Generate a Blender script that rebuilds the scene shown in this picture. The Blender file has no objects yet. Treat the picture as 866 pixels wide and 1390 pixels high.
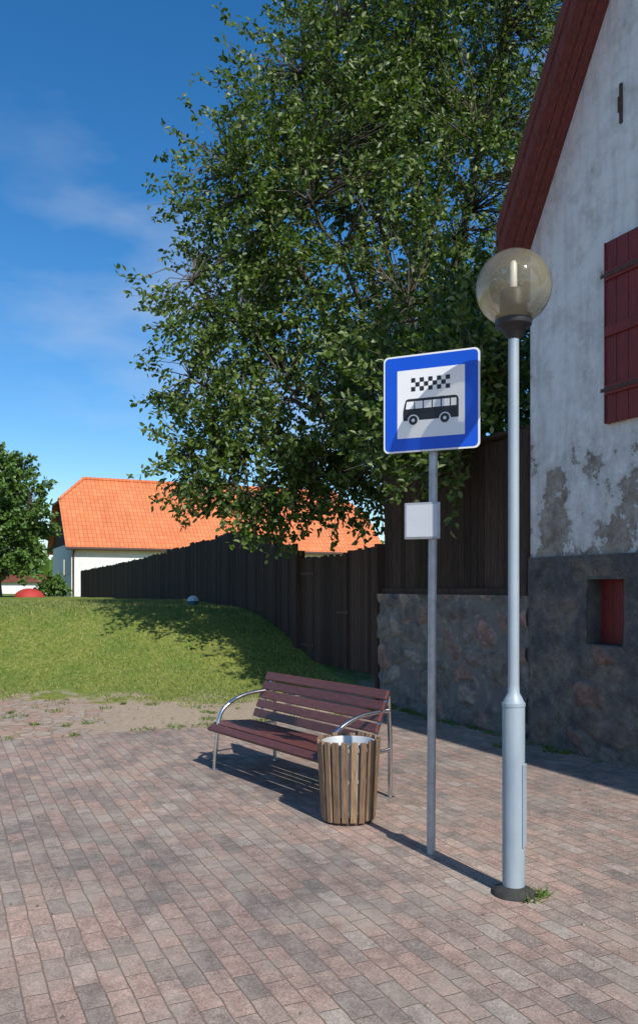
import bpy, math, random
import numpy as np
from mathutils import Vector, noise, Matrix
random.seed(7); rng=np.random.default_rng(7)
scene=bpy.context.scene
ROTW=math.atan2(-.905,.425)      # frame: local x = -s (along gable wall, towards camera), local y = q (into building)
QW=6.09
# ------------------------------------------------------------ helpers
def link(o):
    scene.collection.objects.link(o); return o
def empty(name,loc=(0,0,0),rz=0):
    e=bpy.data.objects.new(name,None); e.empty_display_size=.3; e.location=loc; e.rotation_euler=(0,0,rz); return link(e)
def mesh_obj(name,verts,faces,mat=None,parent=None,loc=None,rz=None,smooth=False):
    me=bpy.data.meshes.new(name); me.from_pydata([tuple(v) for v in verts],[],faces); me.update()
    o=bpy.data.objects.new(name,me); link(o)
    if mat: me.materials.append(mat)
    if smooth:
        for p in me.polygons: p.use_smooth=True
    if parent: o.parent=parent
    if loc is not None: o.location=loc
    if rz is not None: o.rotation_euler=(0,0,rz)
    return o
def bulk(name,V,F,mat,parent=None):
    n=F.shape[1]; me=bpy.data.meshes.new(name)
    me.vertices.add(len(V)); me.vertices.foreach_set('co',V.astype(np.float32).ravel())
    me.loops.add(F.size); me.loops.foreach_set('vertex_index',F.astype(np.int32).ravel())
    me.polygons.add(len(F)); me.polygons.foreach_set('loop_start',np.arange(0,F.size,n,dtype=np.int32))
    try: me.polygons.foreach_set('loop_total',np.full(len(F),n,dtype=np.int32))
    except Exception: pass
    me.update(calc_edges=True); me.materials.append(mat)
    o=bpy.data.objects.new(name,me); link(o)
    if parent: o.parent=parent
    return o
class MB:
    def __init__(s): s.v=[]; s.f=[]
    def box(s,x0,x1,y0,y1,z0,z1,M=None):
        b=len(s.v); c=[(x0,y0,z0),(x1,y0,z0),(x1,y1,z0),(x0,y1,z0),(x0,y0,z1),(x1,y0,z1),(x1,y1,z1),(x0,y1,z1)]
        if M is not None: c=[tuple(M@Vector(p)) for p in c]
        s.v+=c; s.f+=[tuple(b+i for i in q) for q in [(0,3,2,1),(4,5,6,7),(0,1,5,4),(1,2,6,5),(2,3,7,6),(3,0,4,7)]]
    def prism(s,poly,y0,y1):   # poly in x,z
        b=len(s.v); n=len(poly)
        s.v+=[(x,y0,z) for x,z in poly]+[(x,y1,z) for x,z in poly]
        s.f.append(tuple(b+i for i in range(n))); s.f.append(tuple(b+n+i for i in reversed(range(n))))
        for i in range(n):
            j=(i+1)%n; s.f.append((b+i,b+n+i,b+n+j,b+j))
    def lathe(s,prof,seg=40,c=(0,0),cap=True):
        b=len(s.v)
        for r,z in prof:
            for k in range(seg):
                a=2*math.pi*k/seg; s.v.append((c[0]+r*math.cos(a),c[1]+r*math.sin(a),z))
        for i in range(len(prof)-1):
            for k in range(seg):
                k2=(k+1)%seg; s.f.append((b+i*seg+k,b+i*seg+k2,b+(i+1)*seg+k2,b+(i+1)*seg+k))
        if cap:
            s.f.append(tuple(b+k for k in reversed(range(seg)))); t=b+(len(prof)-1)*seg; s.f.append(tuple(t+k for k in range(seg)))
    def obj(s,name,mat,parent=None,bevel=0,smooth=False,**k):
        o=mesh_obj(name,s.v,s.f,mat,parent,smooth=smooth,**k)
        if bevel:
            m=o.modifiers.new('bv','BEVEL'); m.width=bevel; m.segments=2; m.limit_method='ANGLE'
        if smooth:
            try:
                m=o.modifiers.new('es','EDGE_SPLIT'); m.split_angle=math.radians(40)
            except Exception: pass
        return o
def tube(name,pts,r,mat,parent=None,nurbs=True,res=4):
    cu=bpy.data.curves.new(name,'CURVE'); cu.dimensions='3D'; cu.bevel_depth=r; cu.bevel_resolution=res; cu.use_fill_caps=True
    sp=cu.splines.new('NURBS' if nurbs else 'POLY'); sp.points.add(len(pts)-1)
    for p,c in zip(sp.points,pts): p.co=(*c,1)
    if nurbs: sp.use_endpoint_u=True; sp.order_u=3; sp.resolution_u=10
    cu.materials.append(mat); o=bpy.data.objects.new(name,cu); link(o)
    if parent: o.parent=parent
    return o
# ------------------------------------------------------------ materials
def newmat(name):
    m=bpy.data.materials.new(name); m.use_nodes=True; nt=m.node_tree
    return m,nt,nt.nodes['Principled BSDF']
def N(nt,t,**k):
    n=nt.nodes.new(t)
    for a,b in k.items(): setattr(n,a,b)
    return n
def ramp(nt,stops,inp):
    r=N(nt,'ShaderNodeValToRGB'); e=r.color_ramp.elements
    while len(e)<len(stops): e.new(.5)
    for i,(p,c) in enumerate(stops):
        e[i].position=p; e[i].color=(*c,1) if len(c)==3 else c
    nt.links.new(inp,r.inputs[0]); return r
def noisen(nt,vec,scale,detail=4,rough=.6,sc=None):
    n=N(nt,'ShaderNodeTexNoise'); n.inputs['Scale'].default_value=scale; n.inputs['Detail'].default_value=detail; n.inputs['Roughness'].default_value=rough
    if sc:
        m=N(nt,'ShaderNodeMapping'); m.inputs['Scale'].default_value=sc; nt.links.new(vec,m.inputs[0]); vec=m.outputs[0]
    nt.links.new(vec,n.inputs['Vector']); return n.outputs['Fac']
def mixc(nt,f,a,b,bt='MIX'):
    m=N(nt,'ShaderNodeMix'); m.data_type='RGBA'; m.blend_type=bt
    for s,v in ((m.inputs[0],f),(m.inputs[6],a),(m.inputs[7],b)):
        if isinstance(v,(int,float)): s.default_value=v
        elif isinstance(v,tuple): s.default_value=(*v,1)
        else: nt.links.new(v,s)
    return m.outputs[2]
def mathn(nt,op,a,b=None,c=None,clamp=False):
    m=N(nt,'ShaderNodeMath'); m.operation=op; m.use_clamp=clamp
    for i,v in enumerate((a,b,c)):
        if v is None: continue
        if isinstance(v,(int,float)): m.inputs[i].default_value=v
        else: nt.links.new(v,m.inputs[i])
    return m.outputs[0]
def bump(nt,h,bs,strength=.4,dist=.01):
    b=N(nt,'ShaderNodeBump'); b.inputs['Strength'].default_value=strength; b.inputs['Distance'].default_value=dist
    nt.links.new(h,b.inputs['Height']); nt.links.new(b.outputs[0],bs.inputs['Normal']); return b
def objco(nt): return N(nt,'ShaderNodeTexCoord').outputs['Object']
def sep(nt,v):
    s=N(nt,'ShaderNodeSeparateXYZ'); nt.links.new(v,s.inputs[0]); return s.outputs
def simple(name,c1,c2,scale=8,rough=.7,metal=0,bs=.2,sc=None,island=0,bd=.004,spec=None):
    m,nt,b=newmat(name); v=objco(nt); f=noisen(nt,v,scale,sc=sc)
    r=ramp(nt,[(.3,c1),(.7,c2)],f); col=r.outputs[0]
    if island:
        g=N(nt,'ShaderNodeNewGeometry'); rr=ramp(nt,[(0,(1-island,)*3),(1,(1+island,)*3)],g.outputs['Random Per Island'])
        col=mixc(nt,1.0,col,rr.outputs[0],'MULTIPLY')
    nt.links.new(col,b.inputs['Base Color']); b.inputs['Roughness'].default_value=rough; b.inputs['Metallic'].default_value=metal
    if spec is not None: b.inputs['Specular IOR Level'].default_value=spec
    if bs: bump(nt,f,b,bs,bd)
    return m
M_wood_dark=simple('fence_wood',(.026,.0165,.0125),(.075,.048,.036),6,.85,sc=(12,12,.8),island=.38,bs=.5,spec=.25)
M_gatewood=simple('gate_wood',(.034,.020,.0145),(.085,.052,.038),6,.85,sc=(12,12,.8),island=.4,bs=.5,spec=.25)
M_bench=simple('bench_wood',(.085,.026,.022),(.155,.055,.043),7,.42,sc=(1.2,14,14),island=.3,bs=.25,bd=.002)
M_binwood=simple('bin_wood',(.12,.072,.04),(.29,.185,.11),7,.8,sc=(10,10,1),island=.38,bs=.4,bd=.002)
M_steel=simple('steel',(.55,.55,.56),(.7,.7,.7),20,.25,metal=1,bs=0)
M_galv=simple('galvanised',(.33,.345,.365),(.48,.49,.50),14,.5,metal=.45,bs=.05)
M_polepaint=simple('pole_paint',(.25,.31,.36),(.36,.42,.46),5,.5,metal=.1,bs=.1,sc=(1,1,.4))
M_drum=simple('drum',(.42,.44,.46),(.6,.61,.62),6,.5,metal=.2,bs=.05)
M_black=simple('black_plastic',(.015,.015,.016),(.03,.03,.032),10,.5,bs=.05)
M_rubber=simple('rubber_collar',(.02,.02,.02),(.05,.047,.042),20,.9,bs=.5)
M_white=simple('sign_white',(.74,.75,.76),(.82,.82,.82),5,.4,bs=0)
M_blue=simple('sign_blue',(.003,.07,.53),(.005,.085,.60),3,.35,bs=0)
M_icon=simple('sign_black',(.012,.012,.014),(.018,.018,.02),3,.45,bs=0)
M_redpaint=simple('red_shutter_paint',(.12,.012,.012),(.21,.022,.02),5,.6,sc=(8,8,1),island=.15,bs=.4)
M_soffit=simple('soffit_paint',(.085,.018,.012),(.20,.042,.028),4,.75,sc=(9,9,1.2),bs=.35)
M_iron=simple('iron',(.05,.03,.025),(.10,.06,.045),20,.8,bs=.3)
M_hoop=simple('hoop_steel',(.20,.18,.16),(.38,.37,.35),20,.6,metal=.4,bs=.2)
M_bark=simple('bark',(.05,.04,.03),(.15,.13,.10),9,.9,bs=0)
M_housewhite=simple('house_plaster',(.66,.66,.64),(.78,.78,.75),1.5,.9,bs=.1)
M_glassdark=simple('window_glass',(.02,.025,.03),(.05,.06,.07),2,.1,bs=0)
M_cream=simple('trim',(.3,.2,.15),(.35,.25,.2),3,.6,bs=0)
def leafmat(name,cols,trans=.35,rough=.45,tint=(1.2,1.4,.40)):
    m,nt,b=newmat(name); g=N(nt,'ShaderNodeNewGeometry')
    r=ramp(nt,[(i/(len(cols)-1),c) for i,c in enumerate(cols)],g.outputs['Random Per Island'])
    col=r.outputs[0]
    nt.links.new(col,b.inputs['Base Color']); b.inputs['Roughness'].default_value=rough; b.inputs['Specular IOR Level'].default_value=.4
    if trans>0:
        t=N(nt,'ShaderNodeBsdfTranslucent'); tc=mixc(nt,1.0,col,tint,'MULTIPLY'); nt.links.new(tc,t.inputs[0])
        mx=N(nt,'ShaderNodeMixShader'); mx.inputs[0].default_value=trans
        nt.links.new(b.outputs[0],mx.inputs[1]); nt.links.new(t.outputs[0],mx.inputs[2])
        nt.links.new(mx.outputs[0],nt.nodes['Material Output'].inputs[0])
    return m
M_leaf=leafmat('leaves',[(.036,.072,.010),(.055,.105,.014),(.085,.145,.020),(.125,.185,.032),(.22,.26,.11)],.30,.42)
M_leaf2=leafmat('leaves_far',[(.045,.10,.015),(.07,.135,.02),(.10,.17,.03)],0)
M_grass=leafmat('grass_blades',[(.10,.155,.028),(.145,.195,.04),(.21,.235,.062),(.33,.30,.13)],0,.75)
M_weed=leafmat('weed_leaves',[(.06,.12,.02),(.12,.2,.03),(.2,.22,.05)],.3,.6)
# ------------------------------------------------------------ terrain
def smo(t): t=np.clip(t,0,1); return t*t*(3-2*t)
def H(s,q):
    s=np.asarray(s,float); q=np.asarray(q,float)
    st=13.8-2.1*smo((q-.5)/3.8)
    h=1.36*smo((s-st)/5.6)
    h+=.20*smo((q-4.3)/1.6)*smo((s-10.9)/1.2)*(1-smo((s-13.5)/3))
    h-=.10*smo((s-20)/30)
    h+=.05*np.sin(s*1.1+q*.7)*smo((s-13)/4)*(1-smo((s-30)/20))
    return h
def axis(lo,hi,step,far,n):
    a=np.arange(lo,hi+1e-6,step); g=np.geomspace(step*2,far,n)
    return np.concatenate([(lo-g)[::-1],a,hi+g])
ss=axis(8,45,.3,1500,22); qs=axis(-14,14,.35,1500,22)
S,Q=np.meshgrid(ss,qs,indexing='ij'); Z=H(S,Q)
V=np.stack([-S.ravel(),Q.ravel(),Z.ravel()],1)
ni,nj=S.shape; I=np.arange(ni*nj).reshape(ni,nj)
F=np.stack([I[:-1,:-1].ravel(),I[:-1,1:].ravel(),I[1:,1:].ravel(),I[1:,:-1].ravel()],1)
mg,nt,b=newmat('ground_mat'); v=objco(nt); x,y,z=sep(nt,v)
s_=mathn(nt,'MULTIPLY',x,-1.0)
n1=noisen(nt,v,1.1,5,.65); n2=noisen(nt,v,14,4,.7); n3=noisen(nt,v,60,2,.7)
g1=ramp(nt,[(.3,(.085,.125,.024)),(.5,(.145,.185,.04)),(.7,(.26,.245,.09))],n2)
g2=ramp(nt,[(.35,(.75,.88,.7)),(.65,(1.25,1.12,1.0))],n1)
gr=mixc(nt,1.0,g1.outputs[0],g2.outputs[0],'MULTIPLY')
sd=ramp(nt,[(.25,(.27,.205,.145)),(.5,(.40,.315,.23)),(.8,(.50,.41,.315))],n2)
sd2=mixc(nt,.5,sd.outputs[0],ramp(nt,[(.35,(.5,.5,.48)),(.65,(1.2,1.2,1.2))],n3).outputs[0],'MULTIPLY')
vo=N(nt,'ShaderNodeTexVoronoi'); vo.feature='DISTANCE_TO_EDGE'; vo.inputs['Scale'].default_value=5.8; nt.links.new(v,vo.inputs['Vector'])
vc=N(nt,'ShaderNodeTexVoronoi'); vc.inputs['Scale'].default_value=5.8; nt.links.new(v,vc.inputs['Vector'])
vr,_,_=sep(nt,vc.outputs['Color'])
cc=ramp(nt,[(0,(.36,.20,.15)),(.4,(.42,.29,.23)),(.7,(.30,.27,.24)),(1,(.46,.36,.29))],vr)
edge=ramp(nt,[(.02,(0,0,0)),(.10,(1,1,1))],vo.outputs['Distance'])
cob=mixc(nt,edge.outputs[0],(.25,.19,.135),cc.outputs[0])
cm=mathn(nt,'ADD',mathn(nt,'MULTIPLY',mathn(nt,'SUBTRACT',2.3,y),1.4),mathn(nt,'MULTIPLY',mathn(nt,'SUBTRACT',n1,.5),4.5),clamp=True)
cm=mathn(nt,'MULTIPLY',cm,.85)
path=mixc(nt,cm,sd2,cob)
stq=N(nt,'ShaderNodeMapRange'); stq.interpolation_type='SMOOTHSTEP'
for i,vv in enumerate((0,.5,4.3,13.9,11.7)):
    if i: stq.inputs[i].default_value=vv
nt.links.new(y,stq.inputs[0])
gm=mathn(nt,'SUBTRACT',s_,stq.outputs[0])
gm=mathn(nt,'ADD',gm,mathn(nt,'MULTIPLY',mathn(nt,'SUBTRACT',n1,.5),4.0)); gm=mathn(nt,'ADD',gm,mathn(nt,'MULTIPLY',mathn(nt,'SUBTRACT',n2,.5),2.2))
gm=mathn(nt,'MULTIPLY',gm,3.0,clamp=True)
col=mixc(nt,gm,path,gr)
nt.links.new(col,b.inputs['Base Color']); b.inputs['Roughness'].default_value=.95; b.inputs['Specular IOR Level'].default_value=.1
hh=mathn(nt,'ADD',n2,mathn(nt,'MULTIPLY',mathn(nt,'MULTIPLY',edge.outputs[0],cm),.6))
bump(nt,hh,b,.8,.02)
gnd=bulk('ground',V,F,mg); gnd.rotation_euler=(0,0,ROTW)
# paving
mp,nt,b=newmat('paver_mat'); v=objco(nt)
nwn=N(nt,'ShaderNodeTexNoise'); nwn.inputs['Scale'].default_value=5.5; nwn.inputs['Detail'].default_value=1; nt.links.new(v,nwn.inputs['Vector'])
wsub=N(nt,'ShaderNodeVectorMath'); wsub.operation='SUBTRACT'; nt.links.new(nwn.outputs['Color'],wsub.inputs[0]); wsub.inputs[1].default_value=(.5,.5,.5)
wsc=N(nt,'ShaderNodeVectorMath'); wsc.operation='SCALE'; nt.links.new(wsub.outputs[0],wsc.inputs[0]); wsc.inputs['Scale'].default_value=.018
wv=N(nt,'ShaderNodeVectorMath'); wv.operation='ADD'; nt.links.new(v,wv.inputs[0]); nt.links.new(wsc.outputs[0],wv.inputs[1])
br=N(nt,'ShaderNodeTexBrick'); br.inputs['Scale'].default_value=1; br.inputs['Brick Width'].default_value=.215; br.inputs['Row Height'].default_value=.108
br.inputs['Mortar Size'].default_value=.005; br.inputs['Mortar Smooth'].default_value=.8; br.inputs['Bias'].default_value=0
br.inputs['Color1'].default_value=(0,0,0,1); br.inputs['Color2'].default_value=(1,1,1,1); br.inputs['Mortar'].default_value=(.5,.5,.5,1)
nt.links.new(wv.outputs[0],br.inputs['Vector'])
n1=noisen(nt,v,.55,3,.6); n2=noisen(nt,v,9,4,.7); n3=noisen(nt,v,120,1,.8); n5=noisen(nt,v,2.2,4,.7)
pc=ramp(nt,[(0,(.235,.20,.18)),(.3,(.29,.235,.205)),(.55,(.33,.24,.205)),(.8,(.36,.255,.215)),(1,(.345,.30,.265))],br.outputs['Color'])
c=mixc(nt,1.0,pc.outputs[0],ramp(nt,[(.3,(.70,.73,.74)),(.7,(1.26,1.18,1.10))],n1).outputs[0],'MULTIPLY')
c=mixc(nt,1.0,c,ramp(nt,[(.3,(.68,.68,.68)),(.7,(1.24,1.24,1.24))],n2).outputs[0],'MULTIPLY')
c=mixc(nt,.9,c,ramp(nt,[(.3,(.6,.6,.6)),(.7,(1.35,1.35,1.35))],n3).outputs[0],'MULTIPLY')
c=mixc(nt,mathn(nt,'MULTIPLY',ramp(nt,[(.48,(0,0,0)),(.68,(1,1,1))],n5).outputs[0],.6),c,(.34,.30,.25))
mort=mixc(nt,ramp(nt,[(.45,(0,0,0)),(.7,(1,1,1))],n5).outputs[0],(.13,.10,.08),(.10,.10,.05))
mf=mathn(nt,'MULTIPLY',br.outputs['Fac'],mathn(nt,'SUBTRACT',mathn(nt,'MULTIPLY',n2,2.2),.40),clamp=True)
c=mixc(nt,mf,c,mort)
nt.links.new(c,b.inputs['Base Color']); b.inputs['Roughness'].default_value=.9; b.inputs['Specular IOR Level'].default_value=.2
hh=mathn(nt,'SUBTRACT',mathn(nt,'MULTIPLY',n3,.25),mathn(nt,'MULTIPLY',br.outputs['Fac'],.8)); bump(nt,hh,b,.6,.006)
xs=np.linspace(-22,6.02,160); vs=[]; fs=[]
for i,qq in enumerate(xs):
    e=9.9+.05*math.sin(qq*3.1)+random.uniform(-.06,.06)
    vs+=[(-e,qq,.004),(14,qq,.004)]
for i in range(len(xs)-1): fs.append((2*i,2*i+1,2*i+3,2*i+2))
mesh_obj('pavement',vs,fs,mp,rz=ROTW)
# ------------------------------------------------------------ blades
def blades(name,P,h,w,mat,lean=.5,parent=None,rz=None):
    n=len(P); a=rng.uniform(0,2*np.pi,n); hh=h*rng.uniform(.5,1.3,n); ln=lean*hh*rng.uniform(.2,1.2,n); a2=rng.uniform(0,2*np.pi,n)
    dx=np.cos(a)*w/2; dy=np.sin(a)*w/2; mx=np.cos(a2)*ln; my=np.sin(a2)*ln
    V=np.empty((n,3,3)); V[:,0]=P+np.stack([-dx,-dy,0*dx],1); V[:,1]=P+np.stack([dx,dy,0*dx],1)
    V[:,2]=P+np.stack([mx,my,hh],1)
    F=np.arange(n*3).reshape(n,3)
    o=bulk(name,V.reshape(-1,3),F,mat,parent)
    if rz is not None: o.rotation_euler=(0,0,rz)
    return o
n=90000
s=11.6+ (rng.random(n)**1.6)*11; q=rng.uniform(-7,5.95,n)
st=13.9-2.2*smo((q-.5)/3.8); nn=np.array([noise.noise((a*.8,b_*.8,0)) for a,b_ in zip(s,q)])
k=(s-st+nn*1.3+rng.normal(size=n)*.18-.1)>0; s=s[k]; q=q[k]
P=np.stack([-s,q,H(s,q)-.005],1)
blades('grass',P,.055,.016,M_grass,1.0,rz=ROTW)
def clump(px,py,n,r,h,w,zz=0):
    a=rng.uniform(0,2*np.pi,n); rr=r*np.sqrt(rng.random(n)); return np.stack([px+rr*np.cos(a),py+rr*np.sin(a),np.full(n,zz)],1)
WP=[]
for (X,Y,nb,r) in [(1.24,4.60,45,.06),(1.17,4.50,22,.05),(2.0,8.9,60,.08),(2.45,8.6,40,.07),(.72,11.5,60,.1),(1.45,10.7,40,.06)]:
    WP.append(clump(X,Y,nb,r,.1,.01))
def S2W(s,q): return (-.425*s+.905*q, .905*s+.425*q)
for i in range(60):
    X,Y=S2W(9.92+random.gauss(0,.06),random.uniform(-5,5.6)); WP.append(clump(X,Y,random.randint(15,70),random.uniform(.03,.2),.1,.01))
for i in range(40):
    X,Y=S2W(random.uniform(6,10.4),QW-.08-abs(random.gauss(0,.05))); WP.append(clump(X,Y,random.randint(8,35),.06,.1,.01))
for i in range(70):
    X,Y=S2W(random.uniform(10.2,13),random.uniform(-3,5.5)); WP.append(clump(X,Y,random.randint(10,50),random.uniform(.03,.2),.1,.01))
blades('weeds',np.concatenate(WP),.045,.016,M_weed,1.6)
n=1500
s=rng.uniform(2,12.5,n); q=rng.uniform(-6,6,n); sz=rng.uniform(.004,.012,n)*np.where(s>9.9,1.8,1)
P=np.stack([-.425*s+.905*q,.905*s+.425*q,np.full(n,.006)],1); a=rng.uniform(0,6.28,n)
V=np.empty((n,4,3)); V[:,0]=P+np.stack([np.cos(a)*sz,np.sin(a)*sz,0*a],1); V[:,1]=P+np.stack([-np.sin(a)*sz,np.cos(a)*sz,0*a],1); V[:,2]=P-np.stack([np.cos(a)*sz,np.sin(a)*sz,0*a],1); V[:,3]=P+np.stack([np.sin(a)*sz*.3,-np.cos(a)*sz*.3,sz*1.1],1)
b_=np.arange(n)[:,None]*4; F=np.concatenate([b_+np.array([0,1,3]),b_+np.array([1,2,3]),b_+np.array([2,0,3])])
bulk('ground_litter',V.reshape(-1,3),F,simple('litter_bits',(.10,.075,.05),(.34,.29,.23),3,.9,bs=0,island=.4))
# ------------------------------------------------------------ leaves / trees
def unit(a): return a/np.maximum(np.linalg.norm(a,axis=1,keepdims=True),1e-6)
def leafmesh(name,C,D,L,W,mat,parent):
    n=len(C); nr=unit(rng.normal(size=(n,3))+np.array([0,0,.55])+np.array([.35,-.7,0])); side=unit(np.cross(D,nr)); n2=np.cross(side,D)
    l=(L*rng.uniform(.65,1.25,n))[:,None]; w=(W*rng.uniform(.7,1.2,n))[:,None]*.5; fo=w*rng.uniform(.1,.6,n)[:,None]; dr=l*rng.uniform(-.05,.25,n)[:,None]
    V=np.empty((n,6,3)); V[:,0]=C; V[:,1]=C+D*l*.3+side*w+n2*fo; V[:,2]=C+D*l*.68+side*w*.85+n2*(fo-dr*.5); V[:,3]=C+D*l-n2*dr
    V[:,4]=C+D*l*.68-side*w*.85+n2*(fo-dr*.5); V[:,5]=C+D*l*.3-side*w+n2*fo
    b=np.arange(n)[:,None]*6; F=np.concatenate([b+np.array([0,3,2,1]),b+np.array([0,5,4,3])],0)
    return bulk(name,V.reshape(-1,3),F,mat,parent)
def tree(name,base,lobes,ncl,nleaf,L,W,mat,trunk_r,tw=.6,block=None,fork=.18,shoot=.25,cull=.22):
    par=empty(name,base); B=np.array(base)
    C0=np.array([l[:3] for l in lobes]); R=np.array([l[3] for l in lobes])
    limbs=[]; samples=[]
    top=C0[:,2].max()-B[2]
    for i,(c,r) in enumerate(zip(C0,R)):
        a=np.array([B[0]+random.uniform(-.15,.15)*trunk_r*3,B[1]+random.uniform(-.15,.15)*trunk_r*3,B[2]]); 
        f=a+np.array([(c[0]-a[0])*.08,(c[1]-a[1])*.08,top*fork*random.uniform(.7,1.3)])
        m=(f+c)/2+np.array([0,0,.12*(c[2]-f[2])])+rng.normal(size=3)*.2
        if block and r<1.0: m[2]+=.7
        e=c+(c-f)/np.linalg.norm(c-f)*r*.5
        t=np.linspace(0,1,12)[:,None]
        pts=((1-t)**3)*f+3*((1-t)**2)*t*m+3*(1-t)*t*t*c+t**3*e
        pts=np.concatenate([[a],pts]); pts[2:-1]+=rng.normal(size=(len(pts)-3,3))*.05*r
        rad=trunk_r*np.concatenate([[1],np.linspace(.75,.10,12)])*(.55+.25*random.random())
        if r<1.0: rad=rad*.45
        limbs.append((pts,rad)); samples.append(pts[4:])
    SP=np.concatenate(samples)
    cl=[];tries=0; pr_=R**1.8*np.array([l[4] if len(l)>4 else 1 for l in lobes]); pr_/=pr_.sum()
    while len(cl)<ncl and tries<ncl*12:
        tries+=1
        i=rng.choice(len(R),p=pr_); d=rng.normal(size=3); d/=np.linalg.norm(d)
        rr=1+.42*noise.noise(Vector(d*2.1)+Vector((i*7.3,0,0)))+.3*noise.noise(Vector(d*5)+Vector((0,i*3.3,0)))
        f=random.random()**.45
        p=C0[i]+d*R[i]*rr*f
        nd=np.linalg.norm(C0-p,axis=1)/R
        if nd.min()<.42 and random.random()<.75: continue
        if noise.noise(Vector(p*1.15)) < -cull and random.random()<.85: continue
        if block and block(p): continue
        cl.append((p,d,f))
    P=np.array([c[0] for c in cl]); Dd=np.array([c[1] for c in cl])
    idx=[]; 
    for p in P: idx.append(np.argmin(np.sum((SP-p)**2,1)))
    A=SP[idx]
    out=unit(unit(P-A)*.8+Dd*.7+rng.normal(size=P.shape)*.35+np.array([0,0,.15]))
    E=P+out*tw*rng.uniform(.5,1.2,len(P))[:,None]
    VV=[];FF=[]
    def spl(pts,rad,k):
        b0=len(VV); pts=np.asarray(pts)-B
        for j,(c_,r_) in enumerate(zip(pts,rad)):
            d_=pts[min(j+1,len(pts)-1)]-pts[max(j-1,0)]; d_=d_/max(np.linalg.norm(d_),1e-6)
            u=np.cross(d_,(0.31,.17,.93) if abs(d_[2])<.9 else (1.,0,0)); u/=max(np.linalg.norm(u),1e-6); w_=np.cross(d_,u)
            for i_ in range(k):
                a_=2*math.pi*i_/k; VV.append(c_+(u*math.cos(a_)+w_*math.sin(a_))*r_)
        for j in range(len(pts)-1):
            for i_ in range(k):
                i2=(i_+1)%k; FF.append((b0+j*k+i_,b0+j*k+i2,b0+(j+1)*k+i2,b0+(j+1)*k+i_))
    for pts,rad in limbs: spl(pts,rad,8)
    for a,p,e in zip(A,P,E):
        dd=np.linalg.norm(p-a); mid=(a+p)/2+rng.normal(size=3)*.08*dd+np.array([0,0,.08*dd])
        spl([a,mid,p,e],[.009+.005*dd,.008+.002*dd,.005,.0025],3)
    bulk('branches',np.array(VV),np.array(FF),M_bark,par)
    K=nleaf; t=rng.random((len(P),K))
    base_=P[:,None,:]-out[:,None,:]*.25; LC=base_+(E[:,None,:]-base_)*t[...,None]+rng.normal(size=(len(P),K,3))*shoot*tw*.45*(1.1-t[...,None]*.6)
    LD=unit((out[:,None,:]*.6+rng.normal(size=(len(P),K,3))*.75+np.array([0,0,-.05])).reshape(-1,3))
    leafmesh('leaves',LC.reshape(-1,3)-B,LD,L,W,mat,par)
    return par
def blk(p):
    q=.905*p[0]+.425*p[1]; s=-.425*p[0]+.905*p[1]
    if q>5.75 and s<11 and p[2]<3.75: return True
    return q>5.25 and s<7.9
lobes=[(1.96,17,13.6,2.9),(-.04,15.5,10.6,1.85),(-1.27,15,8.95,1.5),(-1.75,14.5,6.75,1.35,1.2),(-1.75,14.1,5.1,1.15,1.5),(-1.75,14,4.05,.95,1.7),(-.95,13.7,3.4,.8,1.9),(.1,13.6,3.55,.75,1.8),
(.23,15,8.13,2.3),(-.04,14.5,4.95,1.75),(1.62,14,5.8,1.9),(1.0,12.9,3.75,.85,1.8),(1.35,11.4,4.5,.95,2.2),(1.45,10.5,3.85,.6,3),(1.85,10.0,4.35,.55,3.2),(1.72,9.75,3.5,.42,3.2),(2.6,12.4,5.2,1.2,1.5),(3.0,16,9.7,2.2),(3.8,17,12.9,2.3),(2.66,17.5,16.0,2.6,.7),(3.4,13.6,6.2,1.5),(.6,16.2,11.9,1.8)]
tree('broadleaf_tree',(2.3,16.6,1.0),lobes,4200,27,.114,.058,M_leaf,.22,.6,blk,cull=.20)
tree('deciduous_tree',(-16.2,41,1.25),[(-16.2,41,6.6,2.1),(-17.6,41,5.4,1.9),(-14.9,41,5.2,1.6),(-16.2,40.3,4.2,2.0),(-15.1,40.5,3.6,1.3),(-18,41,3.8,1.7),(-16.4,41.2,7.8,1.1)],900,30,.22,.12,M_leaf2,.2,.5,None,.1,.35)
tree('bush',(-14.0,42.5,1.2),[(-14.0,42.5,2.0,.55),(-13.6,42.7,1.7,.45),(-14.5,42.4,1.7,.45)],160,26,.13,.07,M_leaf2,.04,.2,None,.1,.5)
dl=[]
for i in range(30):
    a=math.radians(random.uniform(-75,-13)); d=random.uniform(95,120); r=random.uniform(2.2,4); dl.append((d*math.sin(a),d*math.cos(a),1+r*.6,r))
for i in range(30):
    a=math.radians(random.uniform(-10,70)); d=random.uniform(95,120); r=random.uniform(3,5); dl.append((d*math.sin(a),d*math.cos(a),1+r*.7,r))
C=[];
for (X,Y,Zz,r) in dl:
    n=200; d=unit(rng.normal(size=(n,3))); d[:,2]=np.abs(d[:,2])*1.1-.15; C.append(np.array([X,Y,Zz])+d*r*rng.uniform(.75,1.1,n)[:,None])
C=np.concatenate(C); leafmesh('distant_trees',C,unit(rng.normal(size=C.shape)),1.4,1.1,M_leaf2,None)
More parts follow.
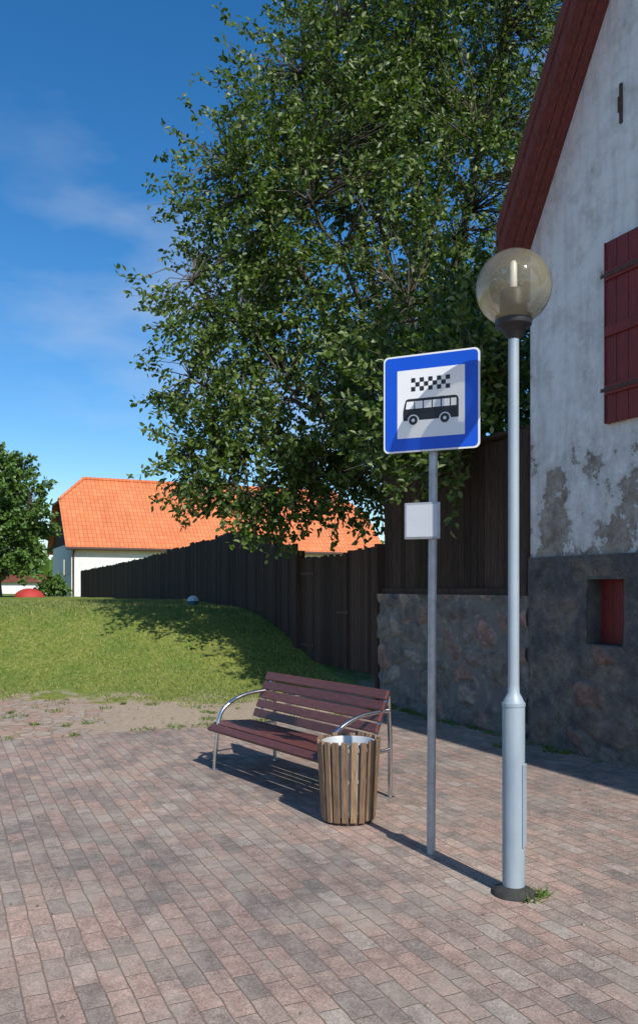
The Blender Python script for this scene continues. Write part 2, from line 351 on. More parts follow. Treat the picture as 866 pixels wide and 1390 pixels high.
# ------------------------------------------------------------ right building
OW=(.905*QW,.425*QW,0)
bld=empty('plastered_building',OW,ROTW)
XL=-7.315; XR=2.285; XA=(XL+XR)/2; ZE=5.6; SL=1.70; ZA=ZE+SL*(XA-XL); ZP=2.09
mw,nt,b=newmat('white_plaster'); v=objco(nt); x,y,z=sep(nt,v)
n2=noisen(nt,v,5,6,.7); n3=noisen(nt,v,40,3,.7); st_=noisen(nt,v,3,4,.6,sc=(3,3,.35))
c=ramp(nt,[(.3,(.60,.60,.60)),(.5,(.76,.76,.75)),(.75,(.84,.84,.83))],n2).outputs[0]
c=mixc(nt,mathn(nt,'MULTIPLY',ramp(nt,[(.48,(0,0,0)),(.72,(1,1,1))],st_).outputs[0],.5),c,(.43,.42,.41))
low=N(nt,'ShaderNodeMapRange'); low.inputs[1].default_value=3.7; low.inputs[2].default_value=2.5; low.inputs[3].default_value=0; low.inputs[4].default_value=.145; nt.links.new(z,low.inputs[0])
pm=mathn(nt,'ADD',noisen(nt,v,2.1,8,.66),low.outputs[0])
pk=ramp(nt,[(.640,(0,0,0)),(.665,(1,1,1))],pm)
halo=ramp(nt,[(.51,(0,0,0)),(.65,(1,1,1))],pm)
pcol=ramp(nt,[(.35,(.18,.15,.12)),(.5,(.30,.26,.21)),(.62,(.40,.37,.33))],n2).outputs[0]
c=mixc(nt,mathn(nt,'MULTIPLY',halo.outputs[0],.6),c,(.42,.395,.35)); c=mixc(nt,pk.outputs[0],c,pcol)
nt.links.new(c,b.inputs['Base Color']); b.inputs['Roughness'].default_value=.92
hh=mathn(nt,'ADD',mathn(nt,'MULTIPLY',n3,.4),n2); hh=mathn(nt,'SUBTRACT',hh,mathn(nt,'MULTIPLY',pk.outputs[0],.8)); bump(nt,hh,b,.7,.016)
m=MB(); m.prism([(XL,ZP),(XR,ZP),(XR,ZE),(XA,ZA),(XL,ZE)],0,14); m.obj('gable_walls',mw,bld)
mst,nt,b=newmat('fieldstone'); v=objco(nt); at=N(nt,'ShaderNodeAttribute'); at.attribute_name='Col'
n2=noisen(nt,v,7,5,.7); n3=noisen(nt,v,55,3,.75)
c=mixc(nt,1.0,at.outputs['Color'],ramp(nt,[(.3,(.5,.5,.5)),(.7,(1.45,1.42,1.38))],n2).outputs[0],'MULTIPLY')
c=mixc(nt,1.0,c,ramp(nt,[(.3,(.7,.7,.7)),(.7,(1.3,1.3,1.3))],n3).outputs[0],'MULTIPLY')
nt.links.new(c,b.inputs['Base Color']); b.inputs['Roughness'].default_value=.9
bump(nt,mathn(nt,'ADD',n2,mathn(nt,'MULTIPLY',n3,.5)),b,.8,.018)
def stonegrid(name,x0,x1,z0,z1,y,cell,mortar,mask,parent,amp=.06,res=.018,holes=None,thresh=.1,pal=None,cover=0.0):
    nx=int((x1-x0)/res)+1; nz=int((z1-z0)/res)+1
    X,Z=np.meshgrid(np.linspace(x0,x1,nx),np.linspace(z0,z1,nz)); x=X.ravel(); z=Z.ravel()
    wx=np.array([noise.noise((a*3,c*3,5)) for a,c in zip(x,z)]); wz=np.array([noise.noise((a*3,c*3,15)) for a,c in zip(x,z)]); fn=np.array([noise.noise((a*9,c*9,25)) for a,c in zip(x,z)])
    px=[];pz=[]
    for i in range(-1,int((x1-x0)/cell)+2):
        for j in range(-1,int((z1-z0)/(cell*.75))+2):
            px.append(x0+(i+.5+random.uniform(-.5,.5)+.5*(j%2))*cell); pz.append(z0+(j+.5+random.uniform(-.45,.45))*cell*.75)
    px=np.array(px); pz=np.array(pz); xx=x+wx*.10+fn*.03; zz=z+wz*.10
    D=np.sqrt((xx[:,None]-px)**2+((zz[:,None]-pz)*1.15)**2); o=np.argsort(D,1)[:,:2]; F1=np.take_along_axis(D,o[:,:1],1)[:,0]; F2=np.take_along_axis(D,o[:,1:2],1)[:,0]
    sid=o[:,0]; szr=rng.uniform(.35,1.4,len(px)); e=(F2-F1)/cell-thresh*szr[sid]*1.6-cover*(wz*1.3+fn*.5+.1)
    mk=mask(x,z,sid,px,pz); st=np.clip(e*6,0,1)*mk; dome=np.sqrt(np.clip(st,0,1))
    disp=amp*dome*(.6+.5*szr[sid])+fn*.012+wx*.018
    if pal is None: pal=[(.19,.165,.14),(.28,.18,.145),(.13,.12,.115),(.28,.24,.20),(.22,.15,.12),(.16,.145,.13)]
    pal=np.array(pal); pc=pal[rng.integers(0,len(pal),len(px))]
    f=np.clip(e*11,0,1)*mk; col=mortar(x,z,wx,fn)*(1-f[:,None])+pc[sid]*f[:,None]
    V=np.stack([x,y-disp,z],1); I=np.arange(nx*nz).reshape(nz,nx)
    F=np.stack([I[:-1,:-1].ravel(),I[:-1,1:].ravel(),I[1:,1:].ravel(),I[1:,:-1].ravel()],1)
    if holes:
        cx_=V[F].mean(1); h=holes; k=~((cx_[:,0]>h[0])&(cx_[:,0]<h[1])&(cx_[:,2]>h[2])&(cx_[:,2]<h[3])); F=F[k]
    ob=bulk(name,V,F,mst,parent); a=ob.data.attributes.new('Col','FLOAT_COLOR','POINT')
    a.data.foreach_set('color',np.concatenate([col,np.ones((len(col),1))],1).astype(np.float32).ravel())
    for p in ob.data.polygons: p.use_smooth=True
    return ob
W0,W1,WZ0,WZ1=-6.393,-5.898,1.17,1.84
def mk_pl(x,z,sid,px,pz):
    keep=(rng.random(len(px))<np.clip(1.1-pz*.95,0,.8)); return keep[sid].astype(float)
def mort_pl(x,z,wx,fn):
    t=np.clip((wx+.35*fn)*1.8+.35+.35*(z-.8),0,1)[:,None]; return np.array([.092,.089,.090])*t+np.array([.165,.14,.115])*(1-t)
stonegrid('plinth_face',XL,-3.8,-.05,ZP,-.03,.40,mort_pl,mk_pl,bld,.028,.018,(W0,W1,WZ0,WZ1),.12,[(.17,.125,.10),(.12,.10,.09),(.20,.125,.10),(.23,.19,.16)],.25)
m=MB(); m.box(XL,XR,.3,13.98,-.3,ZP-.002); m.box(XL,XL+.02,-.03,.298,-.3,ZP-.004); m.box(XL,XR,-.028,.29,ZP-.03,ZP-.003); m.box(-3.8,XR,-.03,.296,-.3,ZP-.035)
m.box(W0-.03,W0,-.025,.296,WZ0-.03,WZ1+.03); m.box(W1,W1+.03,-.025,.296,WZ0-.03,WZ1+.03); m.box(W0,W1,-.025,.296,WZ0-.03,WZ0); m.box(W0,W1,-.025,.296,WZ1,WZ1+.03)
M_plinth=simple('plinth_render',(.06,.058,.056),(.13,.12,.105),5,.9,bs=.5); m.obj('plinth_core',M_plinth,bld)
m=MB()
for i in range(3):
    a=W0+.004+i*(W1-W0-.008)/3; m.box(a,a+(W1-W0)/3-.006,.16,.19,WZ0+.004,WZ1-.004)
m.box(W0+.002,W1-.002,.185,.2,WZ0+.004,WZ1-.004); m.obj('basement_shutter',M_redpaint,bld)
m=MB(); a0=-6.12; a1=-4.9; z0,z1=3.39,5.2
npl=8
for i in range(npl):
    a=a0+i*(a1-a0)/npl; m.box(a+.003,a+(a1-a0)/npl-.003,-.055,-.02,z0,z1)
m.box(a0,a1,-.022,.01,z0+.01,z1-.01)
m.box(a0,a0+.012,-.07,-.0,z0-.0,z1)
for zc in (3.72,4.3,4.86): m.box(a0+.01,a1-.01,-.08,-.056,zc-.05,zc+.05)
m.obj('window_shutters',M_redpaint,bld,bevel=.003)
m=MB()
for zc in (3.72,4.86): m.box(a0-.03,a0+.5,-.088,-.082,zc-.018,zc+.018)
m.box(-5.97+.0,-5.94,-.02,.0,6.33,6.72); m.box(-5.99,-5.965,-.02,.0,6.45,6.6)
m.obj('iron_fittings',M_iron,bld)
ov=.40; m=MB(); th=.16; ex=.06
for sg in (-1,1):
    xe=XA+sg*(XA-XL+ex); ze=ZE-ex*SL; k=th*2.0
    m2=[(xe,ze),(XA,ZA),(XA,ZA+k),(xe,ze+k)] if sg<0 else [(XA,ZA),(xe,ze),(xe,ze+k),(XA,ZA+k)]
    m.prism(m2,-ov+.03,14.3)
m.obj('roof',M_soffit,bld)
m=MB()
for sg in (-1,1):
    xe=XA+sg*(XA-XL+ex+.03); ze=ZE-(ex+.03)*SL
    for lo,hi,yy in ((-.06,.15,0),(.155,.33,-.014)):
        p=[(xe,ze+lo),(XA,ZA+lo),(XA,ZA+hi),(xe,ze+hi)]
        if sg>0: p=[p[1],p[0],p[3],p[2]]
        m.prism(p,-ov+yy,-ov+yy+.028)
m.obj('bargeboards',M_soffit,bld)
m=MB()
for i,yy in enumerate((-.36,-.25,-.14)):
    xe=XA-(XA-XL+ex); ze=ZE-ex*SL; m.prism([(xe,ze-.022),(XA-.03,ZA-.022-.03*SL),(XA-.03,ZA-.003-.03*SL),(xe,ze-.003)],yy,yy+.10)
m.obj('soffit_boards',M_soffit,bld)
m=MB()
for sg in (-1,1):
    for i in range(26):
        t0=i/26; xe=XA+sg*(XA-XL+ex+.03); x0=xe+(XA-xe)*t0; x1=xe+(XA-xe)*(t0+1/26)
        zz0=ZE-(ex+.03)*SL+(ZA-ZE+.15)*t0+.335; zz1=ZE-(ex+.03)*SL+(ZA-ZE+.15)*(t0+1/26)+.335
        p=[(x0,zz0),(x1,zz1),(x1,zz1+.03),(x0,zz0+.06)]
        if sg>0: p=[p[1],p[0],p[3],p[2]]
        m.prism(p,-ov-.01,14.32)
M_tile_d=simple('old_tiles',(.10,.03,.02),(.2,.06,.035),6,.8,bs=.3); m.obj('roof_tiles',M_tile_d,bld)
# ------------------------------------------------------------ stone wall + board wall
SX0,SX1=-10.75,XL-.01
sw=empty('stone_wall',OW,ROTW)
def mk_all(x,z,sid,px,pz): return (rng.random(len(px))<.85)[sid].astype(float)
def mort_s(x,z,wx,fn):
    t=np.clip(wx*1.8+.5,0,1)[:,None]; return np.array([.15,.138,.124])*t+np.array([.25,.22,.185])*(1-t)
stonegrid('stone_face',SX0,SX1,-.1,1.66,-.02,.46,mort_s,mk_all,sw,.045,.018,None,.13,None,.25)
m=MB(); m.box(SX0+.002,SX1,-.02,.45,-.3,1.655); m.obj('stone_core',simple('mortar',(.12,.11,.1),(.2,.185,.165),4,.9,bs=.6,bd=.02),sw)
bw=empty('board_wall',OW,ROTW)
m=MB(); xx=SX0
while xx<SX1-.02:
    w=random.uniform(.11,.15); w=min(w,SX1-xx); zt=3.55+random.uniform(-.015,.015)
    m.box(xx+.004,xx+w-.004,.06,.085+random.uniform(0,.01),1.70,zt); xx+=w
m.obj('boards',M_wood_dark,bw)
m=MB(); m.box(SX0,SX1,.10,.16,1.657,1.80); m.box(SX0,SX1,.10,.16,3.2,3.3); m.box(SX0-.02,SX1,.02,.055,1.658,1.74)
m.box(SX1-.13,SX1-.01,-.05,.05,1.665,3.6); m.box(SX0-.04,SX0+.08,.10,.22,1.66,3.6); m.box(SX0-.05,SX1,-.05,.25,3.56,3.60); m.obj('rails',M_wood_dark,bw)
# ------------------------------------------------------------ gate
gt=empty('wooden_gate',OW,ROTW)
def hloc(x): return float(H(-x,QW-.0))
m=MB(); gz=.40; gtop=2.30
g0,g1,g2=-13.85,-11.9,-10.85
for a,bb in ((g0+.12,g1-.03),(g1+.03,g2-.02)):
    xx=a; tp=gtop if a<g1 else gtop+.07
    while xx<bb-.02:
        w=min(random.uniform(.10,.13),bb-xx); m.box(xx+.004,xx+w-.004,0,.025+random.uniform(0,.008),gz+random.uniform(0,.03),tp+random.uniform(-.02,.02)); xx+=w
    m.box(a,bb,.035,.08,gz+.25,gz+.37); m.box(a,bb,.035,.08,gtop-.35,gtop-.23)
m.box(g1-.07,g1+.06,-.03,-.002,gz,gtop+.03); m.obj('gate_leaves',M_gatewood,gt)
m=MB(); m.box(g0-.08,g0+.08,-.09,.09,-.2,gtop+.14); m.box(g2+.0,g2+.09,-.06,.11,-.2,gtop+.12); m.obj('gate_posts',M_gatewood,gt)
m=MB(); m.box(g1-.3,g1+.12,-.04,-.031,1.32,1.36); m.box(g0+.1,g0+.7,-.014,-.003,gz+.28,gz+.33); m.box(g0+.1,g0+.7,-.014,-.003,gtop-.32,gtop-.27); m.obj('gate_hardware',M_iron,gt)
# ------------------------------------------------------------ long fence
fc=empty('board_fence',OW,ROTW); m=MB(); xx=-39.5
cuts=[13.9,15.3,16.6,18.9,21.2,23.6,26,28.6,31.2,34,36.8,39.8]
def ftop(s):
    for i in range(len(cuts)-1):
        if s<cuts[i+1]:
            mid=(cuts[i]+cuts[i+1])/2; slope=np.interp(s,[13.9,15.0,16.5,17.6,22,26,33,39.5],[2.38,2.66,2.95,3.02,2.88,2.74,2.62,2.55])
            flat=np.interp(mid,[13.9,15.0,16.5,17.6,22,26,33,39.5],[2.42,2.70,2.97,3.02,2.88,2.74,2.62,2.55]); return flat*.75+slope*.25
    return 2.55
while xx<g0-.08:
    w=random.uniform(.11,.15); w=min(w,g0-.085-xx); s=-xx; h0=hloc(xx)
    if w<.02: break
    top=ftop(s)+random.uniform(-.03,.03)
    tl=random.uniform(-.008,.008); M=Matrix.Translation((xx,0,0))@Matrix.Rotation(tl,4,'Y')
    m.box(.006,w-.006,0,.024+random.uniform(0,.014),h0-.02,top,M); xx+=w
m.obj('boards',M_wood_dark,fc)
m=MB()
for s in cuts[1:]:
    x0=-s; h0=hloc(x0); m.box(x0-.06,x0+.06,.08,.2,h0-.2,ftop(s+.01)-.02)
for i in range(1,len(cuts)-1):
    s0_,s1_=cuts[i],cuts[i+1]; z_=ftop((s0_+s1_)/2)-.35; m.box(-s1_+.07,-s0_-.07,.05,.10,z_,z_+.09)
m.obj('posts',M_wood_dark,fc)
# ------------------------------------------------------------ far house
hz=1.1; hs=empty('white_house',(-13.75,45,0),math.radians(25.15))
Lh,Wh=19.6,8.0; ze=4.25; zr=8.25; mid=Wh/2; sl=(zr-ze)/mid; zh=6.75; dh=(zh-ze)/sl
def tilemat(nm,cA,cB):
    mt,nt,b=newmat(nm); v=objco(nt); x,y,z=sep(nt,v)
    cc=N(nt,'ShaderNodeCombineXYZ'); nt.links.new(x,cc.inputs[0]); nt.links.new(mathn(nt,'MULTIPLY',z,1.41),cc.inputs[1])
    br=N(nt,'ShaderNodeTexBrick'); br.offset=0; br.inputs['Scale'].default_value=1; br.inputs['Brick Width'].default_value=.24; br.inputs['Row Height'].default_value=.34; br.inputs['Mortar Size'].default_value=.018; br.inputs['Mortar Smooth'].default_value=.8
    br.inputs['Color1'].default_value=(*cA,1); br.inputs['Color2'].default_value=(*cB,1); br.inputs['Mortar'].default_value=(cA[0]*.65,cA[1]*.6,cA[2]*.6,1); nt.links.new(cc.outputs[0],br.inputs['Vector'])
    n=noisen(nt,v,.8,5); c=mixc(nt,1.0,br.outputs['Color'],ramp(nt,[(.3,(.85,.85,.85)),(.7,(1.1,1.1,1.1))],n).outputs[0],'MULTIPLY')
    nt.links.new(c,b.inputs['Base Color']); b.inputs['Roughness'].default_value=.75; bump(nt,mathn(nt,'SUBTRACT',1,br.outputs['Fac']),b,.6,.03); return mt
M_tile=tilemat('orange_tiles',(.60,.165,.055),(.69,.215,.08))
m=MB(); m.box(0,Lh,0,Wh,hz-.6,ze); m.obj('walls',M_housewhite,hs)
vv=[];ff=[]
for xg in (0.02,Lh-.02):
    b0=len(vv); vv+=[(xg,0.02,ze),(xg,Wh-.02,ze),(xg,Wh-dh,zh),(xg,dh,zh)]; ff.append((b0,b0+1,b0+2,b0+3))
mesh_obj('gable_boards',vv,ff,M_wood_dark,hs)
e=.35; o_=.35; zl=ze-e*sl; hx=(zr-zh)/sl*.85
def roofv(dz): return [(-o_,-e,zl+dz),(Lh+o_,-e,zl+dz),(Lh+o_,dh,zh+dz),(Lh-hx,mid,zr+dz),(hx,mid,zr+dz),(-o_,dh,zh+dz),(-o_,Wh+e,zl+dz),(Lh+o_,Wh+e,zl+dz),(Lh+o_,Wh-dh,zh+dz),(-o_,Wh-dh,zh+dz)]
rv=roofv(.12)+roofv(-.02); rf=[(0,1,2,3,4,5),(6,9,4,3,8,7),(5,4,9),(2,8,3)]
rf2=[tuple(10+i for i in reversed(f)) for f in rf]; ring=[0,1,2,8,7,6,9,5]
rs=[(ring[i],10+ring[i],10+ring[(i+1)%8],ring[(i+1)%8]) for i in range(8)]
mesh_obj('tiled_roof',rv,rf+rf2,M_tile,hs); mesh_obj('roof_edges',rv,rs,simple('eave_board',(.07,.03,.02),(.1,.045,.03),4,.7,bs=0),hs)
tube('ridge_cap',[(hx,mid,zr+.14),(Lh-hx,mid,zr+.14)],.11,M_tile,hs,False); tube('hip_cap_front',[(-o_,dh,zh+.14),(hx,mid,zr+.14)],.09,M_tile,hs,False)
tube('gutter',[(-o_,-e-.06,zl+.02),(Lh+o_,-e-.06,zl+.02)],.07,M_iron,hs,False); tube('downpipe',[(.1,-e,zl),(.1,-.07,zl-.35),(.1,-.07,hz)],.05,M_iron,hs,False)
m=MB()
for xc in (3.5,7,10.5,14,17.3): m.box(xc-.45,xc+.45,-.03,.02,1.8,2.7)
m.box(-.03,.02,2.2,3.0,2.4,3.4); m.obj('windows',M_glassdark,hs)
m=MB()
for xc in (3.5,7,10.5,14,17.3):
    m.box(xc-.53,xc-.45,-.05,.0,1.72,2.78); m.box(xc+.45,xc+.53,-.05,.0,1.72,2.78); m.box(xc-.45,xc+.45,-.05,.0,2.7,2.78); m.box(xc-.45,xc+.45,-.05,.0,1.72,1.8); m.box(xc-.02,xc+.02,-.045,.0,1.8,2.7)
m.obj('window_frames',M_cream,hs)
sh=empty('farm_shed',(-24.5,66,1.2),math.radians(20)); m=MB(); m.box(-4,4,0,3,-.5,1.0); m.obj('walls',M_housewhite,sh)
m=MB(); m.prism([(-4.3,1.0),(4.3,1.0),(3.6,1.6),(-3.6,1.6)],-.3,3.3); m.obj('roof',M_tile_d,sh)
tt=empty('red_tent',(-14.3,40,1.24),0)
pr=[(.72*math.cos(a),.48*math.sin(a)) for a in np.linspace(0,math.pi/2*.98,9)]
m=MB(); m.lathe(pr,18); m.obj('canopy',simple('red_fabric',(.36,.025,.018),(.44,.04,.025),3,.7,bs=.1),tt,smooth=True)
m=MB(); m.lathe([(.74,0),(.74,.05)],18); m.obj('base_ring',M_redpaint,tt)
X,Y=-2.985,19.2; zb=float(H(-.425*X+.905*Y,.905*X+.425*Y))
bl=empty('play_ball',(X,Y,zb+.10)); bpy.ops.mesh.primitive_uv_sphere_add(segments=24,ring_count=16,radius=.14); o=bpy.context.object; o.name='ball_shell'; o.parent=bl
mbm,nt,b=newmat('ball_mat'); v=objco(nt); x,y,z=sep(nt,v); r=ramp(nt,[(.0,(.02,.12,.22)),(.49,(.02,.12,.22)),(.51,(.45,.55,.6))],mathn(nt,'MULTIPLY_ADD',z,6,.4)); nt.links.new(r.outputs[0],b.inputs['Base Color']); o.data.materials.append(mbm)
for p in o.data.polygons: p.use_smooth=True
# ------------------------------------------------------------ bus stop sign
sg=empty('bus_stop_sign',(.735,5.32,0),math.radians(-24))
tube('pole',[(0,0,-.1),(.008,0,1.6),(.022,0,3.24)],.028,M_galv,sg,False,6)
def rrect(w,h,r,seg=8):
    p=[]
    for cx_,cy_,a0 in ((w/2-r,h/2-r,0),(-w/2+r,h/2-r,90),(-w/2+r,-h/2+r,180),(w/2-r,-h/2+r,270)):
        for i in range(seg+1):
            a=math.radians(a0+90*i/seg); p.append((cx_+r*math.cos(a),cy_+r*math.sin(a)))
    return p
def plate(name,poly,y0,y1,mat,cx_=0,cz=0):
    m=MB(); m.prism([(a+cx_,c+cz) for a,c in poly],y0,y1); return m.obj(name,mat,sg)
cz=2.962; cx0=.012
plate('backing',rrect(.645,.640,.035),-.046,-.036,M_galv,cx0,cz)
plate('white_rim',rrect(.645,.640,.035),-.050,-.0465,M_white,cx0,cz)
plate('blue_field',rrect(.622,.617,.028),-.0515,-.0502,M_blue,cx0,cz)
plate('white_panel',rrect(.452,.448,.004,2),-.0530,-.0517,M_white,cx0,cz-.004)
yb=(-.0542,-.0532); zb=cz-.055
body=[(-.180,-.058),(.186,-.058),(.186,.058),(.180,.076),(.165,.084),(-.150,.084),(-.166,.078),(-.176,.05),(-.186,.0),(-.186,-.045)]
plate('bus_body',body,*yb,M_icon,cx0,zb)
m=MB(); wx=[(-.160,-.112),(-.104,-.052),(-.044,.008),(.016,.068),(.076,.128),(.136,.172)]
for i,(a,c) in enumerate(wx):
    z0_,z1_=.018,.066
    m.prism([(cx0+a-(.008 if i==0 else 0),zb+z0_),(cx0+c,zb+z0_),(cx0+c,zb+z1_),(cx0+a,zb+z1_)],-.0552,-.0544)
m.obj('bus_windows',M_white,sg)
def disc(r,c,n=32): return [(c[0]+r*math.cos(2*math.pi*i/n),c[1]+r*math.sin(2*math.pi*i/n)) for i in range(n)]
for i,wxc in enumerate((-.116,.096)):
    plate(f'wheel_ring_{i}',disc(.038,(wxc,-.058)),-.0552,-.0544,M_white,cx0,zb); plate(f'wheel_{i}',disc(.030,(wxc,-.058)),-.0562,-.0554,M_icon,cx0,zb); plate(f'hub_{i}',disc(.011,(wxc,-.058)),-.0572,-.0564,M_white,cx0,zb)
m=MB(); q_=.029
for r_ in range(3):
    for c_ in range(9):
        if (r_+c_)%2==0: m.box(cx0-.1305+c_*q_,cx0-.1305+(c_+1)*q_-.0005,yb[0],yb[1],cz+.078+r_*q_,cz+.078+(r_+1)*q_-.0005)
m.obj('checker_band',M_icon,sg)
m=MB()
for zc in (cz+.18,cz-.18): m.box(-.10,.12,-.036,-.026,zc-.02,zc+.02); m.box(-.03,.05,-.034,.034,zc-.018,zc+.018)
m.obj('clamps',M_galv,sg)
m=MB(); m.box(-.165,.075,-.058,-.036,2.068,2.308); m.obj('notice_frame',M_galv,sg,bevel=.006)
m=MB(); m.box(-.150,.060,-.0615,-.0585,2.083,2.293); m.obj('notice_panel',simple('notice_white',(.48,.50,.53),(.55,.57,.60),3,.35,bs=0),sg)
m=MB(); m.box(-.035,.04,-.037,.034,2.13,2.16); m.box(-.035,.04,-.037,.034,2.22,2.25); m.obj('notice_clamps',M_galv,sg)
# ------------------------------------------------------------ lamp
lp=empty('street_lamp',(1.109,4.62,0),math.radians(-30))
m=MB(); m.lathe([(.063,-.02),(.063,1.08),(.060,1.10),(.045,1.13),(.034,1.15),(.0315,1.2),(.030,3.22)],40); m.obj('post',M_polepaint,lp,smooth=True)
m=MB(); m.lathe([(.125,-.01),(.125,.012),(.105,.03),(.085,.04),(.066,.055)],28); o=m.obj('base_collar',M_rubber,lp,smooth=True)
for v_ in o.data.vertices: v_.co.x*=1+.10*noise.noise(v_.co*15); v_.co.y*=1+.15*noise.noise(v_.co*12+Vector((3,0,0)))
m=MB(); m.box(.058,.068,-.03,.03,.28,.75); m.obj('service_hatch',M_polepaint,lp,bevel=.004)
m=MB(); m.lathe([(.066,1.075),(.0665,1.085),(.066,1.095)],40); m.obj('weld_ring',M_polepaint,lp,smooth=True)
m=MB(); m.lathe([(.034,3.17),(.07,3.225),(.10,3.245),(.104,3.262),(.104,3.30),(.085,3.305),(.078,3.31),(.078,3.43),(.07,3.445),(.03,3.45)],40); m.obj('lamp_holder',M_black,lp,smooth=True)
m=MB(); m.lathe([(.018,3.44),(.02,3.47),(.02,3.60),(.012,3.615)],20); m.obj('bulb',simple('bulb_white',(.8,.8,.78),(.85,.85,.83),3,.3,bs=0),lp,smooth=True)
mgl,nt,b=newmat('smoked_globe'); nt.nodes.remove(b)
tr=N(nt,'ShaderNodeBsdfTransparent'); gl=N(nt,'ShaderNodeBsdfGlossy'); gl.inputs['Roughness'].default_value=.06; gl.inputs['Color'].default_value=(.95,.95,.95,1)
df=N(nt,'ShaderNodeBsdfDiffuse'); df.inputs[0].default_value=(.60,.53,.37,1)
tl_=N(nt,'ShaderNodeBsdfTranslucent'); tl_.inputs[0].default_value=(.66,.58,.38,1)
dmx=N(nt,'ShaderNodeMixShader'); dmx.inputs[0].default_value=.5; nt.links.new(df.outputs[0],dmx.inputs[1]); nt.links.new(tl_.outputs[0],dmx.inputs[2])
lw=N(nt,'ShaderNodeLayerWeight'); lw.inputs[0].default_value=.35
rc=ramp(nt,[(0,(.94,.91,.84)),(.6,(.84,.79,.65)),(1,(.48,.42,.31))],lw.outputs['Facing']); nt.links.new(rc.outputs[0],tr.inputs[0])
v=objco(nt); x,y,z=sep(nt,v); dn=noisen(nt,v,9,4); zr_=N(nt,'ShaderNodeMapRange'); 
for i,vv_ in ((1,3.64),(2,3.27),(3,.20),(4,.42)): zr_.inputs[i].default_value=vv_
nt.links.new(z,zr_.inputs[0]); mx=N(nt,'ShaderNodeMixShader'); nt.links.new(mathn(nt,'MULTIPLY',zr_.outputs[0],mathn(nt,'ADD',.5,dn)),mx.inputs[0]); nt.links.new(tr.outputs[0],mx.inputs[1]); nt.links.new(dmx.outputs[0],mx.inputs[2])
mx2=N(nt,'ShaderNodeMixShader'); nt.links.new(mathn(nt,'MULTIPLY',lw.outputs['Fresnel'],.75),mx2.inputs[0]); nt.links.new(mx.outputs[0],mx2.inputs[1]); nt.links.new(gl.outputs[0],mx2.inputs[2])
nt.links.new(mx2.outputs[0],nt.nodes['Material Output'].inputs[0])
bpy.ops.mesh.primitive_uv_sphere_add(segments=64,ring_count=40,radius=.213); o=bpy.context.object; o.name='globe'; o.parent=lp; o.data.materials.append(mgl)
for v_ in o.data.vertices: v_.co.z+=3.462
for p in o.data.polygons: p.use_smooth=True
# ------------------------------------------------------------ bench
bn=empty('park_bench',(-.23,7.27,0),math.atan2(-.81,.588)); hl=.93
m=MB(); ys=[(-.335,.405,-32),(-.262,.437,-8),(-.172,.440,3),(-.082,.434,4),(.008,.427,4),(.098,.421,5)]
for yc,zc,an in ys:
    M=Matrix.Translation((0,yc,zc))@Matrix.Rotation(math.radians(-an),4,'X'); m.box(-hl,hl,-.039,.039,-.016,.016,M)
m.obj('seat',M_bench,bn,bevel=.006)
m=MB()
for i in range(5):
    t=i/4; yc=.165+.145*t; zc=.505+.355*t; an=20+3*t
    M=Matrix.Translation((0,yc,zc))@Matrix.Rotation(math.radians(-an),4,'X'); m.box(-hl,hl,-.014,.014,-.040,.040,M)
m.obj('backrest',M_bench,bn,bevel=.006)
for i,xx in enumerate((-.86,.905)):
    tube(f'back_leg_{i}',[(xx,.36,0),(xx,.36,.3),(xx,.355,.6),(xx,.345,.86)],.019,M_steel,bn)
    tube(f'arm_front_leg_{i}',[(xx,-.33,0),(xx,-.325,.12),(xx,-.30,.33),(xx,-.29,.47),(xx,-.23,.60),(xx,-.02,.70),(xx,.2,.725),(xx,.35,.725)],.019,M_steel,bn)
    tube(f'seat_rail_{i}',[(xx,-.30,.37),(xx,-.15,.40),(xx,.1,.38),(xx,.35,.40)],.017,M_steel,bn)
m=MB()
for xx in (-.86,.905):
    M=Matrix.Translation((xx,.255,.68))@Matrix.Rotation(math.radians(-22),4,'X'); m.box(-.02,.02,.0,.012,-.24,.22,M)
    m.box(xx-.03,xx+.03,.33,.39,0.006,.012); m.box(xx-.03,xx+.03,-.36,-.30,0.006,.012)
m.obj('brackets',M_steel,bn)
m=MB()
for xx in (-.86,.0,.905):
    for yc,zc,an in ys: m.lathe([(.007,zc+.0155),(.007,zc+.0185)],10,(xx,yc))
m.obj('bolts',M_steel,bn)
# ------------------------------------------------------------ bin
bi=empty('litter_bin',(.222,6.10,0),.1)
m=MB(); m.lathe([(.175,.05),(.196,.59),(.200,.60),(.190,.60),(.184,.585),(.165,.09),(.0,.09)],48,cap=False); m.obj('drum',M_drum,bi,smooth=True)
m=MB(); ns=20
for i in range(ns):
    a=2*math.pi*i/ns+.05; M=Matrix.Rotation(a,4,'Z')@Matrix.Translation((.211,0,.32))@Matrix.Rotation(.06+random.uniform(-.008,.008),4,'Y')
    dz=random.uniform(-.008,.008); m.box(-.010,.010,-.0235,.0235,-.295+dz,.300+dz,M)
m.obj('slats',M_binwood,bi,bevel=.003)
for zc,r0,nm in ((.10,.184,'hoop_low'),(.33,.196,'hoop_mid'),(.56,.207,'hoop_top')):
    m=MB(); m.lathe([(r0-.003,zc-.015),(r0+.003,zc-.015),(r0+.003,zc+.015),(r0-.003,zc+.015)],48,cap=False); m.obj(nm,M_hoop,bi)
m=MB(); m.lathe([(.02,0.006),(.18,.006),(.18,.06),(.02,.06)],32); m.obj('base_plate',M_iron,bi)
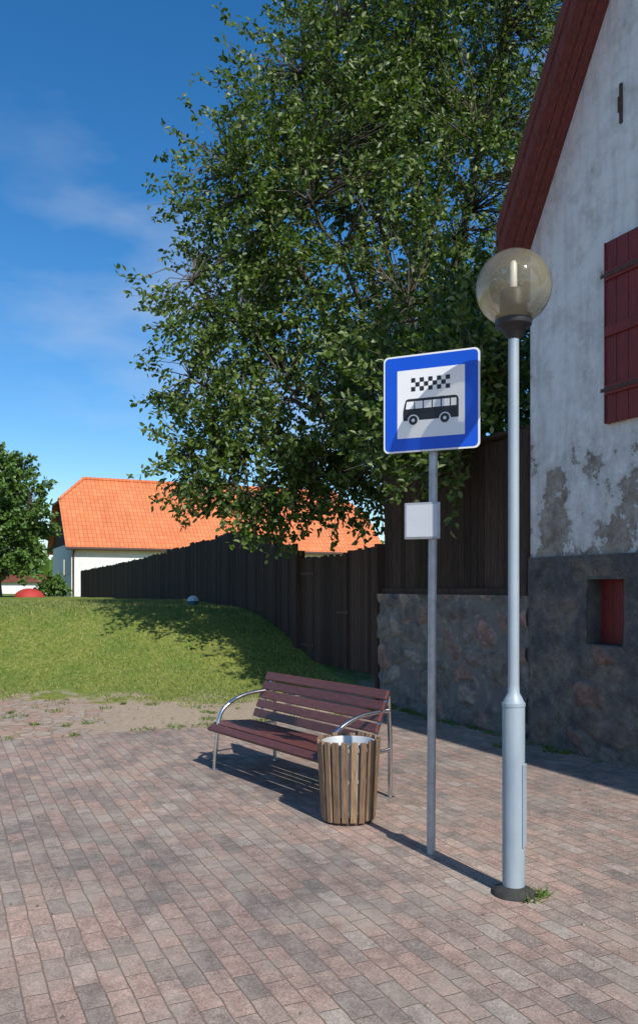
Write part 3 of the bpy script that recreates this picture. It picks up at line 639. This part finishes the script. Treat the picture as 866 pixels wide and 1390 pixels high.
# ------------------------------------------------------------ light, sky, camera
el=math.radians(42); sd=Vector((.472*math.cos(el),-.882*math.cos(el),math.sin(el)))
sl_=bpy.data.lights.new('sun','SUN'); sl_.energy=5.0; sl_.angle=math.radians(.5); sl_.color=(1,.96,.89)
so=bpy.data.objects.new('sun',sl_); link(so); so.rotation_euler=sd.to_track_quat('Z','Y').to_euler()
w=bpy.data.worlds.new('World'); scene.world=w; w.use_nodes=True; nt=w.node_tree; bg=nt.nodes['Background']
sk=nt.nodes.new('ShaderNodeTexSky'); sk.sky_type='NISHITA'; sk.sun_disc=False; sk.sun_elevation=el; sk.sun_rotation=math.atan2(.472,-.882); sk.air_density=1.0; sk.dust_density=.4; sk.ozone_density=3.5
hsv=nt.nodes.new('ShaderNodeHueSaturation'); hsv.inputs['Saturation'].default_value=1.32; nt.links.new(sk.outputs[0],hsv.inputs['Color']); nt.links.new(hsv.outputs[0],bg.inputs[0]); bg.inputs[1].default_value=.15
tc=nt.nodes.new('ShaderNodeTexCoord'); g=tc.outputs['Generated']
f1=noisen(nt,g,3.2,6,.55,sc=(1,1,2.6)); f2=noisen(nt,g,1.6,2,.5,sc=(1.3,1,2))
cf=mathn(nt,'MULTIPLY',ramp(nt,[(.46,(0,0,0)),(.82,(1,1,1))],f1).outputs[0],ramp(nt,[(.42,(0,0,0)),(.62,(1,1,1))],f2).outputs[0]); cf=mathn(nt,'MULTIPLY',cf,.50)
bg2=nt.nodes.new('ShaderNodeBackground'); bg2.inputs[0].default_value=(.85,.9,1,1); bg2.inputs[1].default_value=.85
mxs=nt.nodes.new('ShaderNodeMixShader'); nt.links.new(cf,mxs.inputs[0]); nt.links.new(bg.outputs[0],mxs.inputs[1]); nt.links.new(bg2.outputs[0],mxs.inputs[2]); nt.links.new(mxs.outputs[0],nt.nodes['World Output'].inputs[0])
cam=bpy.data.cameras.new('camera'); co=bpy.data.objects.new('camera',cam); link(co); co.location=(0,0,1.75); co.rotation_euler=(math.radians(90),0,0)
cam.sensor_fit='HORIZONTAL'; cam.sensor_width=36; cam.lens=36*1100/866; cam.shift_y=103/866; cam.clip_end=4000; cam.clip_start=.05
scene.camera=co
scene.view_settings.view_transform='Standard'; scene.view_settings.look='None'; scene.view_settings.exposure=0
